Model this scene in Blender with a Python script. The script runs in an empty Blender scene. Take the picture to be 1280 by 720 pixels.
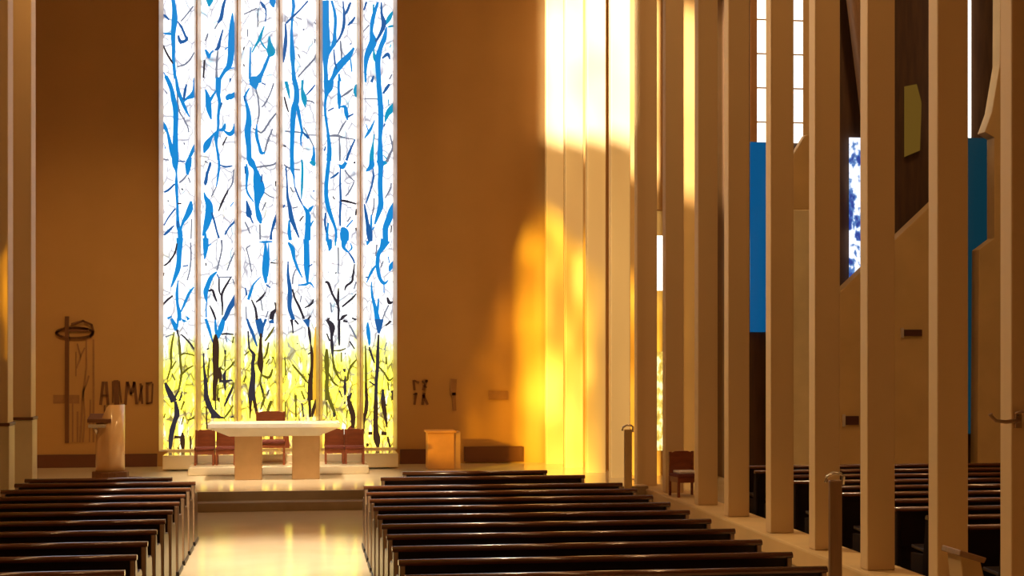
import bpy, bmesh, math, random
from math import radians as R
from mathutils import Vector, Matrix
random.seed(4)
sc = bpy.context.scene
col = sc.collection
# ------------------------------------------------------------------ camera
F, H, PSI = 1846.0, 2.43, R(8.17)
cd = bpy.data.cameras.new('camera'); cam = bpy.data.objects.new('camera', cd); col.objects.link(cam)
cam.location = (0, 0, H); cam.rotation_euler = (R(90), 0, -PSI)
cd.sensor_width = 36; cd.lens = 36*F/1280; cd.shift_y = 79/1280; cd.clip_end = 200
sc.camera = cam

def atx(px, Y):                       # survey helper: photo column -> x on the plane at distance Y
    return Y*math.tan(math.atan((px-640)/F)+PSI)
def atz(px, py, Y):
    X = atx(px, Y); d = X*math.sin(PSI)+Y*math.cos(PSI)
    return H+(439-py)/F*d

# ------------------------------------------------------------------ materials
def newmat(name):
    m = bpy.data.materials.new(name); m.use_nodes = True
    nt = m.node_tree; nt.nodes.clear()
    out = nt.nodes.new('ShaderNodeOutputMaterial')
    return m, nt, out
def ramp(nt, stops):
    r = nt.nodes.new('ShaderNodeValToRGB')
    e = r.color_ramp.elements
    e[0].position, e[0].color = stops[0][0], (*stops[0][1], 1)
    e[1].position, e[1].color = stops[-1][0], (*stops[-1][1], 1)
    for p, c in stops[1:-1]:
        k = e.new(p); k.color = (*c, 1)
    return r
def surf(name, c1, c2=None, rough=.6, scale=3, stretch=(1, 1, 1), bump=.1, metal=0, spec=.5, coat=0, detail=4):
    m, nt, out = newmat(name)
    b = nt.nodes.new('ShaderNodeBsdfPrincipled')
    tc = nt.nodes.new('ShaderNodeTexCoord'); mp = nt.nodes.new('ShaderNodeMapping')
    mp.inputs['Scale'].default_value = stretch
    n = nt.nodes.new('ShaderNodeTexNoise'); n.inputs['Scale'].default_value = scale; n.inputs['Detail'].default_value = detail
    nt.links.new(tc.outputs['Object'], mp.inputs[0]); nt.links.new(mp.outputs[0], n.inputs['Vector'])
    c2 = c2 or tuple(x*.85 for x in c1)
    r = ramp(nt, [(.3, c2), (.7, c1)])
    nt.links.new(n.outputs[0], r.inputs[0]); nt.links.new(r.outputs[0], b.inputs['Base Color'])
    b.inputs['Roughness'].default_value = rough; b.inputs['Metallic'].default_value = metal
    b.inputs['Specular IOR Level'].default_value = spec
    if name.startswith('polished'): b.inputs['Specular Tint'].default_value = (1, .90, .68, 1); b.inputs['IOR'].default_value = 2.3
    b.inputs['Coat Weight'].default_value = coat; b.inputs['Coat Roughness'].default_value = .15
    if bump:
        bp = nt.nodes.new('ShaderNodeBump'); bp.inputs['Strength'].default_value = bump; bp.inputs['Distance'].default_value = .01
        nt.links.new(n.outputs[0], bp.inputs['Height']); nt.links.new(bp.outputs[0], b.inputs['Normal'])
    nt.links.new(b.outputs[0], out.inputs[0])
    return m
def glow(name, c, s=1.0, base=.02):
    m, nt, out = newmat(name)
    b = nt.nodes.new('ShaderNodeBsdfPrincipled')
    b.inputs['Base Color'].default_value = (*[x*.3 for x in c], 1); b.inputs['Roughness'].default_value = .3
    b.inputs['Emission Color'].default_value = (*c, 1); b.inputs['Emission Strength'].default_value = s
    nt.links.new(b.outputs[0], out.inputs[0])
    return m

WALL = (.46, .245, .075)
M = {}
M['wall'] = surf('warm_plaster', WALL, tuple(v*.93 for v in WALL), .8, 1.2, bump=.05)
M['fin'] = surf('cream_painted_plaster', (.72, .50, .25), (.69, .47, .235), .55, 1.5, (1, 1, .2), .04)
M['dado'] = surf('pale_green_cream_paint', (.80, .66, .38), None, .5, 2, bump=.03)
M['tan'] = surf('tan_plaster', (.64, .42, .17), None, .75, 1.5, bump=.05)
M['darkwall'] = surf('shade_dark_boards', (.10, .045, .016), (.06, .025, .01), .7, 4, (3, 3, .3), .2)  # gloom of the unlit wing put into the wall colour
M['ceil'] = surf('ceiling_plaster', (.45, .28, .14), None, .8, 1)
M['base'] = surf('dark_base_board', (.12, .035, .012), None, .5, 3)
M['plat'] = surf('polished_cream_stone', (.80, .66, .44), (.72, .58, .37), .10, 1.1, bump=.015, detail=6, spec=.6)
M['floor'] = surf('polished_beige_terrazzo', (.78, .64, .44), (.70, .56, .36), .13, 1.3, bump=.02, detail=8, spec=.6)
M['riser'] = surf('brown_stone_riser', (.36, .25, .14), (.28, .19, .10), .3, 3, bump=.03)
M['pew'] = surf('dark_stained_wood', (.018, .007, .004), (.010, .004, .003), .38, 5, (.5, 6, 6), .08, spec=.4)
M['pewmatt'] = surf('dark_matt_wood', (.016, .007, .004), None, .8, 5, (6, 6, .6), .05, spec=.15)
M['rail'] = surf('reddish_varnished_wood', (.17, .058, .022), (.12, .038, .014), .22, 5, (.5, 6, 6), .03, spec=.8, coat=.6)
M['endp'] = surf('red_brown_varnished_wood', (.10, .045, .024), (.06, .026, .014), .28, 4, (6, 6, .6), .08, spec=.7)
M['edge'] = surf('glare_pale_wood_edge', (.50, .33, .20), None, .35, 6, bump=.05)  # floor glare on the pew ends put into the wood colour
M['chair'] = surf('reddish_chair_wood', (.26, .065, .02), (.18, .04, .012), .4, 5, (1, 1, 4), .06)
M['chairseat'] = surf('dark_red_upholstery', (.16, .03, .015), None, .85, 20)
M['altar'] = surf('pale_altar_stone', (.78, .72, .62), (.70, .63, .52), .3, 4, bump=.04)
M['pedestal'] = surf('tan_altar_stone', (.62, .38, .18), (.56, .34, .15), .45, 5, bump=.06)
M['bronze'] = surf('dark_bronze_relief', (.17, .065, .02), None, .5, 10, metal=.2)
M['bronze2'] = surf('faded_bronze_relief', (.32, .15, .05), None, .6, 10, metal=.1)
M['mull'] = surf('pale_bronze_mullion', (.92, .74, .54), (.84, .62, .40), .35, 2, (1, 1, .5), .03)
M['frame'] = surf('white_window_reveal', (.85, .74, .66), None, .5, 2)
M['acryl'] = surf('frosted_amber_shell', (.75, .48, .24), (.66, .4, .18), .15, 2, spec=.8)
M['metal'] = surf('pale_brushed_metal', (.85, .78, .66), None, .25, 6, metal=.8)
M['postw'] = surf('brown_post_wood', (.34, .19, .09), None, .45, 5, (6, 6, .6))
M['plaque'] = surf('dark_red_plaque', (.09, .03, .02), None, .4, 8)
M['plaquepale'] = surf('pale_plaque_margin', (.6, .5, .4), None, .4, 8)
M['frontal'] = surf('orange_tan_stone', (.70, .36, .12), None, .5, 4)

# glass of the great window: white above, yellow-green mottled below
def main_glass():
    m, nt, out = newmat('stained_glass_white_to_yellow')
    L = nt.links.new
    tc = nt.nodes.new('ShaderNodeTexCoord')
    sp = nt.nodes.new('ShaderNodeSeparateXYZ'); L(tc.outputs['Object'], sp.inputs[0])
    mp = nt.nodes.new('ShaderNodeMapping'); mp.inputs['Scale'].default_value = (3.2, 1, 1.0); L(tc.outputs['Object'], mp.inputs[0])
    n = nt.nodes.new('ShaderNodeTexNoise'); n.inputs['Scale'].default_value = 1.6; n.inputs['Detail'].default_value = 3; L(mp.outputs[0], n.inputs['Vector'])
    # height + noise -> band ramp
    a = nt.nodes.new('ShaderNodeMath'); a.operation = 'MULTIPLY_ADD'; a.inputs[1].default_value = 1.5; L(n.outputs[0], a.inputs[0]); L(sp.outputs[2], a.inputs[2])
    d = nt.nodes.new('ShaderNodeMapRange'); d.inputs[1].default_value = .5+.75; d.inputs[2].default_value = 5.0+.75; L(a.outputs[0], d.inputs[0])
    W_ = (1.85, 1.85, 1.9)
    r = ramp(nt, [(0, (2.9, 1.9, .20)), (.18, (2.7, 2.15, .16)), (.34, (2.3, 2.1, .13)), (.43, (1.7, 1.75, .40)), (.50, (1.7, 1.75, 1.75)), (1, W_)])
    L(d.outputs[0], r.inputs[0])
    # mottled pale patches / faint cyan tints
    n2 = nt.nodes.new('ShaderNodeTexNoise'); n2.inputs['Scale'].default_value = 3.3; n2.inputs['Detail'].default_value = 5
    mp2 = nt.nodes.new('ShaderNodeMapping'); mp2.inputs['Scale'].default_value = (2.6, 1, .8); mp2.inputs['Location'].default_value = (7, 3, 5)
    L(tc.outputs['Object'], mp2.inputs[0]); L(mp2.outputs[0], n2.inputs['Vector'])
    r2 = ramp(nt, [(.30, (.62, .92, 1.0)), (.40, (1, 1, 1)), (.60, (1, 1, 1)), (.72, (.95, 1.0, .97))])
    L(n2.outputs[0], r2.inputs[0])
    mx = nt.nodes.new('ShaderNodeMix'); mx.data_type = 'RGBA'; mx.blend_type = 'MULTIPLY'; mx.inputs[0].default_value = 1
    L(r.outputs[0], mx.inputs[6]); L(r2.outputs[0], mx.inputs[7])
    n3 = nt.nodes.new('ShaderNodeTexNoise'); n3.inputs['Scale'].default_value = 2.2; n3.inputs['Detail'].default_value = 2
    mp3 = nt.nodes.new('ShaderNodeMapping'); mp3.inputs['Scale'].default_value = (4, 1, 1.1); mp3.inputs['Location'].default_value = (1, 9, 2)
    L(tc.outputs['Object'], mp3.inputs[0]); L(mp3.outputs[0], n3.inputs['Vector'])
    r3 = ramp(nt, [(.60, (0, 0, 0)), (.72, (1, 1, 1))]); L(n3.outputs[0], r3.inputs[0])
    mx2 = nt.nodes.new('ShaderNodeMix'); mx2.data_type = 'RGBA'; mx2.inputs[7].default_value = (1.8, 1.8, 1.4, 1)
    L(r3.outputs[0], mx2.inputs[0]); L(mx.outputs[2], mx2.inputs[6])
    # fine leading network: distorted cell edges
    def cells(scale, st, width, strength, loc):
        mpv = nt.nodes.new('ShaderNodeMapping'); mpv.inputs['Scale'].default_value = st; mpv.inputs['Location'].default_value = loc
        mpv.inputs['Rotation'].default_value = (0, .5, 0)
        nd = nt.nodes.new('ShaderNodeTexNoise'); nd.inputs['Scale'].default_value = 2.5; nd.inputs['Detail'].default_value = 2
        L(tc.outputs['Object'], nd.inputs['Vector'])
        va = nt.nodes.new('ShaderNodeVectorMath'); va.operation = 'MULTIPLY_ADD'; va.inputs[1].default_value = (.35, 0, .35)
        L(nd.outputs['Color'], va.inputs[0]); L(tc.outputs['Object'], va.inputs[2]); L(va.outputs[0], mpv.inputs[0])
        vo = nt.nodes.new('ShaderNodeTexVoronoi'); vo.feature = 'DISTANCE_TO_EDGE'; vo.inputs['Scale'].default_value = scale
        L(mpv.outputs[0], vo.inputs['Vector'])
        rv = ramp(nt, [(0, (1, 1, 1)), (width, (0, 0, 0))]); L(vo.outputs['Distance'], rv.inputs[0])
        # lines come and go
        gn = nt.nodes.new('ShaderNodeTexNoise'); gn.inputs['Scale'].default_value = 3.1; L(tc.outputs['Object'], gn.inputs['Vector'])
        rg = ramp(nt, [(.32, (0, 0, 0)), (.46, (strength,)*3)]); L(gn.outputs[0], rg.inputs[0])
        mm = nt.nodes.new('ShaderNodeMath'); mm.operation = 'MULTIPLY'; L(rv.outputs[0], mm.inputs[0]); L(rg.outputs[0], mm.inputs[1])
        return mm
    c1 = cells(2.8, (1.5, 0, .8), .075, .9, (0, 5.5, 0)); c2 = cells(4.6, (1.6, 0, .5), .11, 1.0, (4, 2.5, 1))
    low = nt.nodes.new('ShaderNodeMapRange'); low.inputs[1].default_value = 3.0; low.inputs[2].default_value = 2.2; L(sp.outputs[2], low.inputs[0])
    c2l = nt.nodes.new('ShaderNodeMath'); c2l.operation = 'MULTIPLY'; L(c2.outputs[0], c2l.inputs[0]); L(low.outputs[0], c2l.inputs[1])
    mxa = nt.nodes.new('ShaderNodeMix'); mxa.data_type = 'RGBA'; mxa.inputs[7].default_value = (.16, .19, .30, 1)
    L(c1.outputs[0], mxa.inputs[0]); L(mx2.outputs[2], mxa.inputs[6])
    mxb = nt.nodes.new('ShaderNodeMix'); mxb.data_type = 'RGBA'; mxb.inputs[7].default_value = (.16, .13, .02, 1)
    L(c2l.outputs[0], mxb.inputs[0]); L(mxa.outputs[2], mxb.inputs[6])
    mx2 = mxb
    b = nt.nodes.new('ShaderNodeBsdfPrincipled'); b.inputs['Base Color'].default_value = (.2, .2, .2, 1); b.inputs['Roughness'].default_value = .25
    L(mx2.outputs[2], b.inputs['Emission Color']); b.inputs['Emission Strength'].default_value = 1.0
    L(b.outputs[0], out.inputs[0])
    return m
M['glass'] = main_glass()
M['rail2'] = surf('orange_brown_frame', (.55, .28, .10), None, .5, 4)
SG = {'B': glow('blue_glass', (.005, .24, .66)), 'T': glow('teal_glass', (.004, .30, .55)),
      'N': glow('deep_blue_glass', (.012, .11, .36)), 'G': glow('grey_leading', (.20, .23, .32), .9),
      'K': glow('black_leading', (.028, .026, .04)), 'O': glow('olive_glass', (.13, .12, .012)),
      'D': glow('brown_black_glass', (.045, .022, .012)), 'R': glow('red_brown_glass', (.22, .04, .012)),
      'A': glow('amber_glass', (.9, .48, .03))}
SGK = list(SG)
M['whiteglass'] = glow('bright_clear_glass', (1, .93, .82), 2.2)
M['blueglass'] = glow('dark_blue_glass', (.0, .075, .21), 1)
M['blueglass2'] = glow('night_blue_glass', (.003, .027, .042), 1)
M['dimamber'] = glow('dim_amber_glass', (.11, .06, .008), 1)

def streaked(name, stops, scale, stretch, strength=1.0):
    m, nt, out = newmat(name); L = nt.links.new
    tc = nt.nodes.new('ShaderNodeTexCoord'); mp = nt.nodes.new('ShaderNodeMapping'); mp.inputs['Scale'].default_value = stretch
    n = nt.nodes.new('ShaderNodeTexNoise'); n.inputs['Scale'].default_value = scale; n.inputs['Detail'].default_value = 4
    L(tc.outputs['Object'], mp.inputs[0]); L(mp.outputs[0], n.inputs['Vector'])
    r = ramp(nt, stops); L(n.outputs[0], r.inputs[0])
    b = nt.nodes.new('ShaderNodeBsdfPrincipled'); b.inputs['Base Color'].default_value = (.1, .1, .1, 1); b.inputs['Roughness'].default_value = .3
    L(r.outputs[0], b.inputs['Emission Color']); b.inputs['Emission Strength'].default_value = strength
    L(b.outputs[0], out.inputs[0]); return m
M['goldglass'] = streaked('gold_textured_glass', [(.35, (.5, .28, .03)), (.5, (.9, .62, .1)), (.6, (1.4, 1.2, .6))], 6, (2, 1, 1))
M['bluewhite'] = streaked('blue_white_glass', [(.36, (.01, .05, .32)), (.44, (.12, .3, .65)), (.49, (1.0, 1.05, 1.2))], 5, (1.6, 1, 1))
def tint(name, stops, scale, stretch):               # filters of the added left opening: let the sun through, coloured
    m, nt, out = newmat(name); L = nt.links.new
    tc = nt.nodes.new('ShaderNodeTexCoord'); mp = nt.nodes.new('ShaderNodeMapping'); mp.inputs['Scale'].default_value = stretch
    n = nt.nodes.new('ShaderNodeTexNoise'); n.inputs['Scale'].default_value = scale; n.inputs['Detail'].default_value = 3
    L(tc.outputs['Object'], mp.inputs[0]); L(mp.outputs[0], n.inputs['Vector'])
    r = ramp(nt, [(p, tuple(v**.5 for v in c)) for p, c in stops]); L(n.outputs[0], r.inputs[0])
    t = nt.nodes.new('ShaderNodeBsdfTransparent'); L(r.outputs[0], t.inputs[0]); L(t.outputs[0], out.inputs[0]); return m
M['tint_clear'] = tint('pale_clear_filter', [(.3, (.5, .48, .40)), (.6, (.8, .8, .76))], 1.2, (1, 1, 1))
M['tint_gold'] = tint('gold_filter', [(.35, (.25, .16, .01)), (.6, (.75, .58, .06))], 2.2, (1, 2, .8))
M['tint_deep'] = tint('deep_amber_filter', [(.38, (.005, .0025, 0)), (.5, (.04, .021, .001)), (.62, (.16, .09, .005))], 1.6, (1, 2.2, .5))
M['tint_haze'] = tint('hazy_pale_filter', [(.35, (.045, .042, .030)), (.65, (.085, .078, .052))], 1.0, (1, 2, .3))
M['tint_amber'] = tint('amber_streaked_filter', [(.38, (.06, .042, .008)), (.47, (.15, .11, .017)), (.55, (.42, .32, .05)), (.64, (.85, .75, .25))], 1.9, (1, 2.2, .28))

# ------------------------------------------------------------------ mesh helpers
def bm_box(bm, x0, x1, y0, y1, z0, z1, mi=0):
    v = [bm.verts.new(p) for p in ((x0,y0,z0),(x1,y0,z0),(x1,y1,z0),(x0,y1,z0),(x0,y0,z1),(x1,y0,z1),(x1,y1,z1),(x0,y1,z1))]
    fs = []
    for q in ((3,2,1,0),(4,5,6,7),(0,1,5,4),(1,2,6,5),(2,3,7,6),(3,0,4,7)):
        f = bm.faces.new([v[i] for i in q]); f.material_index = mi; fs.append(f)
    return v
def bm_prism(bm, poly, axis, a, b, mi=0):
    """poly of 2D points extruded along axis ('x': (y,z), 'y': (x,z), 'z': (x,y)) from a to b"""
    def P(p, t):
        return {'x': (t, p[0], p[1]), 'y': (p[0], t, p[1]), 'z': (p[0], p[1], t)}[axis]
    A = [bm.verts.new(P(p, a)) for p in poly]; B = [bm.verts.new(P(p, b)) for p in poly]
    n = len(poly)
    fs = [bm.faces.new(A), bm.faces.new(B[::-1])]
    for i in range(n):
        fs.append(bm.faces.new((A[i], B[i], B[(i+1) % n], A[(i+1) % n])))
    for f in fs: f.material_index = mi
def bm_tube(bm, pts, r, n=10, mi=0):
    pts = [Vector(p) for p in pts]; rings = []
    rs = r if isinstance(r, (list, tuple)) else [r]*len(pts)
    for i, p in enumerate(pts):
        t = (pts[min(i+1, len(pts)-1)]-pts[max(i-1, 0)]).normalized()
        up = Vector((0, 0, 1)) if abs(t.z) < .9 else Vector((0, 1, 0))
        u = t.cross(up).normalized(); w = t.cross(u).normalized()
        rings.append([bm.verts.new(p+(u*math.cos(2*math.pi*k/n)+w*math.sin(2*math.pi*k/n))*rs[i]) for k in range(n)])
    for a, b in zip(rings, rings[1:]):
        for k in range(n):
            f = bm.faces.new((a[k], a[(k+1) % n], b[(k+1) % n], b[k])); f.smooth = True; f.material_index = mi
    bm.faces.new(rings[0]).material_index = mi; bm.faces.new(rings[-1][::-1]).material_index = mi
def obj(name, bm, mats, parent=None, bevel=0, loc=None):
    bmesh.ops.recalc_face_normals(bm, faces=bm.faces)
    me = bpy.data.meshes.new(name); bm.to_mesh(me); bm.free()
    if not isinstance(mats, (list, tuple)): mats = [mats]
    for m in mats: me.materials.append(m)
    o = bpy.data.objects.new(name, me); col.objects.link(o)
    if parent: o.parent = parent
    if loc: o.location = loc
    if bevel:
        b = o.modifiers.new('bevel', 'BEVEL'); b.width = bevel; b.segments = 2; b.limit_method = 'ANGLE'
    return o
def box(name, x0, x1, y0, y1, z0, z1, m, parent=None, bevel=0):
    bm = bmesh.new(); bm_box(bm, x0, x1, y0, y1, z0, z1); return obj(name, bm, m, parent, bevel)
def thing(name, label, cat, loc=(0, 0, 0), rz=0, group=None):
    o = bpy.data.objects.new(name, None); col.objects.link(o); o.location = loc; o.rotation_euler = (0, 0, rz)
    o['label'] = label; o['category'] = cat
    if group: o['group'] = group
    return o
def tag(o, label, cat, group=None):
    o['label'] = label; o['category'] = cat
    if group: o['group'] = group
    return o
def struct(o): o['kind'] = 'structure'; return o
def copy_tree(o, parent=None):
    c = o.copy(); col.objects.link(c); c.parent = parent
    for ch in list(KIDS.get(o.name, [])):
        copy_tree(ch, c)
    return c
KIDS = {}
def index_kids(root):
    for ch in root.children_recursive:
        KIDS.setdefault(ch.parent.name, []).append(ch)

# ------------------------------------------------------------------ the shell
CE = 14.0; WY = 28.2; XL = -6.0; XR = 14.0; YB = -4.0
PLZ = .28
struct(box('floor', XL, XR, YB, 29, -.2, 0, M['floor']))
struct(box('ceiling', XL-.3, XR+.3, YB-.3, 29.2, CE, CE+.3, M['ceil']))
struct(box('wall_back', XL-.3, XR+.3, YB-.3, YB, 0, CE, M['wall']))
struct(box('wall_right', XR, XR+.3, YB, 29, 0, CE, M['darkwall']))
# front wall with the great window opening
wx0, wx1 = atx(199.5, WY), atx(495.5, WY)
WZ0 = .56
gx0, gx1, gz0, gz1 = 6.77, 7.20, .48, 5.2         # slim gold window behind the fins
bm = bmesh.new()
bm_box(bm, XL-.3, wx0, WY, WY+.5, 0, CE)
bm_box(bm, wx0, wx1, WY, WY+.5, 0, WZ0); bm_box(bm, wx0, wx1, WY, WY+.5, 12.5, CE)
bm_box(bm, wx1, gx0, WY, WY+.5, 0, CE)
bm_box(bm, gx0, gx1, WY, WY+.5, 0, gz0); bm_box(bm, gx0, gx1, WY, WY+.5, gz1, CE)
bm_box(bm, gx1, 8.06, WY, WY+.5, 0, CE)
struct(obj('wall_front', bm, M['wall']))
# wing far wall
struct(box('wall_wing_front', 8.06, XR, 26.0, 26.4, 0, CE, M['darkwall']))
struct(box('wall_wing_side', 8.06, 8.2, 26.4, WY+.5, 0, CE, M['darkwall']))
# left wall: unseen window added, its outline cut to shape the sun patches
def hole_wall():
    # made-up sun opening of the left wall: clear on top, hazy in the middle, amber at the foot
    y0, ym, y1, y2 = 9.7, 12.2, 15.36, 17.3
    zb, zt = 3.0, 13.3
    bm = bmesh.new()
    bm_box(bm, XL-.3, XL, YB, y0, 0, CE)
    bm_box(bm, XL-.3, XL, y0, y2, 0, zb); bm_box(bm, XL-.3, XL, y0, y2, zt, CE)
    bm_prism(bm, [(y1-.12, 9.8), (y1, 8.6), (y1, 8.5), (y2, 4.2), (y2, zt), (y1-.12, zt)], 'x', XL-.3, XL)
    bm_box(bm, XL-.3, XL, y2, WY, 0, CE)
    struct(obj('wall_left', bm, M['wall']))
    w = bpy.data.objects.new('sun_opening', None); col.objects.link(w); struct(w)
    def pane(name, poly, m):
        b2 = bmesh.new(); bm_prism(b2, poly, 'x', XL-.16, XL-.15); obj(name, b2, M[m], w)
    pane('clear_pane', [(y0, 9.5), (y1-.12, 9.8), (y1-.12, zt), (y0, zt)], 'tint_clear')
    pane('hazy_pane', [(ym, 7.2), (y1, 8.6), (y1-.12, 9.8), (y0, 9.5), (y0, zb), (ym, zb)], 'tint_haze')
    pane('amber_pane', [(ym, zb), (y1, zb), (y1, 8.6), (ym, 7.2)], 'tint_amber')
    pane('gold_pane', [(y1, zb), (15.66, zb), (15.66, 7.85), (y1, 8.6)], 'tint_gold')
    pane('deep_amber_pane', [(15.66, zb), (y2, zb), (y2, 4.2), (15.66, 7.85)], 'tint_deep')
hole_wall()

# sanctuary platform, steps
struct(box('floor_step', XL, 5.5, 22.7, 23.0, 0, .14, M['riser'], bevel=.008))
struct(box('floor_sanctuary_edge', XL, 5.5, 23.0, 23.06, 0, PLZ, M['riser'], bevel=.006))
struct(box('floor_sanctuary', XL, 5.5, 23.06, WY, 0, PLZ-.001, M['plat']))
rs = box('rear_step', atx(235, 26.0), atx(461, 26.0), 26.0, WY, PLZ, .42, [M['plat']], bevel=.01)
struct(rs); rs.name = 'floor_rear_step'
struct(box('trim_1', atx(203, 27.1), atx(498, 27.1), 27.1, WY-.001, PLZ+.02, WZ0, M['plat'], bevel=.015))
# baseboards of the sanctuary wall
struct(box('baseboard_left', -5.2, atx(198, WY)-.02, WY-.06, WY-.001, PLZ, .52, M['base']))
struct(box('baseboard_right', atx(500, WY), atx(536, WY), WY-.06, WY-.001, PLZ, .56, M['base']))
struct(box('baseboard_far_right', atx(580, WY), atx(652, WY), WY-.06, WY-.001, PLZ+.03, .60, M['base']))
# kerb under the columns
bm = bmesh.new()
bm_prism(bm, [(5.55, 8), (6.06, 8), (6.06, 22.6), (5.2, 28.2), (4.62, 28.2), (5.5, 22.7)], 'z', 0, .24)
struct(obj('trim_2', bm, M['tan'], bevel=.03))

# ------------------------------------------------------------------ great window
win = bpy.data.objects.new('window_1', None); col.objects.link(win); struct(win)
bm = bmesh.new()
ft = .05
bm_prism(bm, [(wx0-.01, WY-.04), (wx0+.055, WY+.19), (wx0+.055, WY+.3), (wx0-.01, WY+.3)], 'z', WZ0, 12.5)
bm_prism(bm, [(wx1+.01, WY-.04), (wx1-.055, WY+.19), (wx1-.055, WY+.3), (wx1+.01, WY+.3)], 'z', WZ0, 12.5)
bm_box(bm, wx0, wx1, WY, WY+.3, WZ0, WZ0+.03)
obj('window_frame', bm, M['frame'], win)
GY = WY+.2
mx = [atx(p, WY+.1) for p in (246.8, 297.2, 349.3, 399.2, 450.2)]
for i, x in enumerate(mx):
    bm = bmesh.new(); bm_prism(bm, [(x-.066, WY+.2), (x-.060, WY+.12), (x-.012, WY-.10), (x+.012, WY-.10), (x+.060, WY+.12), (x+.066, WY+.2)], 'z', WZ0, 12.5)
    obj('mullion', bm, M['mull'], win, bevel=.004)
def design(px, py):                    # drawing sheet of the glass -> metres on the glass
    return wx0+(px-200)/295.0*(wx1-wx0), atz(348, py, GY)
S = []
def tile(ox, oy, txt):
    for line in txt.strip().split('\n'):
        line = line.split('#')[0].strip()
        if not line: continue
        for st in line.split(';'):
            t = st.split()
            if not t: continue
            k = t[0]; pts = []
            for q in t[1:]:
                a, b, w = (float(v) for v in q.split(','))
                pts.append((ox+a/7.2, oy+b/7.2, w/7.2))
            S.append((k, pts))
tile(200, 0, '''
B 105,-10,30 120,100,35 125,200,50 112,330,38 115,450,30 115,580,26 130,730,24
B 25,330,25 80,335,20 110,330,20; N 20,165,25 45,180,15 75,210,10
N 150,220,12 185,270,14 220,350,16 235,370,20 215,395,22 175,400,28 155,345,22; N 160,380,30 180,425,15
G 180,220,8 230,160,8 290,80,10; G 150,625,8 210,605,10 260,560,12 300,490,18
K 25,440,8 50,500,12 85,560,14 110,600,6; B 15,670,14 45,715,16
T 435,-10,75 435,30,60 430,80,10; N 585,-10,10 560,60,22 545,140,26 535,185,28 510,225,10; G 510,225,8 480,280,8
N 555,280,8 530,370,18 510,450,26 480,465,14; B 395,465,22 415,500,30 430,540,14 445,495,14 470,470,10; G 420,320,10 395,390,8
B 640,130,20 635,250,45 630,400,60 625,500,55 610,600,50 565,660,30 530,720,26; B 570,460,14 610,430,22; B 655,620,8 600,630,10 590,610,20
G 510,470,10 500,560,12 495,680,14 500,720,26; K 390,560,10 385,640,12 380,720,12
N 890,20,20 915,55,26 940,100,10 935,200,6; B 1000,-10,55 1000,30,50 1010,70,10
G 740,140,8 800,110,8 860,80,10; G 870,80,14 868,150,10 865,250,6
T 925,240,8 905,290,18 885,350,28 840,430,12 815,480,10; T 885,360,20 920,420,14 950,450,16
T 970,330,10 975,400,40 985,470,80 965,510,50; B 970,500,50 935,590,28 905,660,30 870,720,60; T 1020,475,10 985,480,20
B 800,430,14 797,560,16 795,720,20; K 745,430,16 738,460,14; K 740,585,14 745,610,14; G 775,270,8 775,340,14
''')
tile(350, 0, '''
B 105,-10,26 110,60,26 100,130,22 92,260,18 95,400,36 100,500,46 105,600,30 115,720,40
N 35,210,10 40,300,20 35,400,30 25,500,20 15,560,10; N 40,210,10 100,150,16 170,80,10 240,0,10
G 130,150,6 185,170,14; G 200,250,10 200,270,8; G 150,480,10 170,520,8; G 305,340,14 300,380,10; G 300,190,14 310,210,12
G 310,490,12 290,530,14 200,630,12 150,690,8
B 400,-10,60 402,200,60 405,400,75 400,520,50 400,600,36 405,720,40
B 455,-10,20 475,60,20 490,150,26 485,280,26 480,370,40 455,420,26 430,480,20
N 560,-10,8 565,60,12 570,130,20 565,220,24 540,300,16 500,370,20; N 630,0,14 600,70,18 570,130,12; N 670,130,26 640,175,20 600,210,14
G 535,350,10 545,450,14 545,520,16
B 660,410,36 610,490,50 560,540,60 510,600,60 475,670,36 440,730,30
N 475,430,8 485,540,12 500,610,14; B 520,650,30 530,720,30; B 625,500,20 635,570,12 640,630,10; N 630,370,14 625,385,12
N 775,-10,16 750,70,10; B 880,-10,20 850,80,30 830,160,36 820,260,30 835,350,70 800,430,60 775,500,46 765,600,26 765,720,16
T 840,10,14 835,120,20; G 745,260,6 800,200,10; N 910,-10,8 915,100,20 935,180,40 910,260,26 860,350,40
T 1015,70,10 985,130,40 950,190,40; B 960,210,20 940,310,40 905,400,40 880,500,50 880,600,44 890,720,40
T 1040,200,10 1000,205,20 970,215,20; T 1000,370,12 990,400,14; N 990,510,12 970,460,30 920,500,20
T 840,420,20 850,500,30 870,540,20; G 1010,640,24 985,690,10; N 840,660,8 820,720,24
''')
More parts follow.
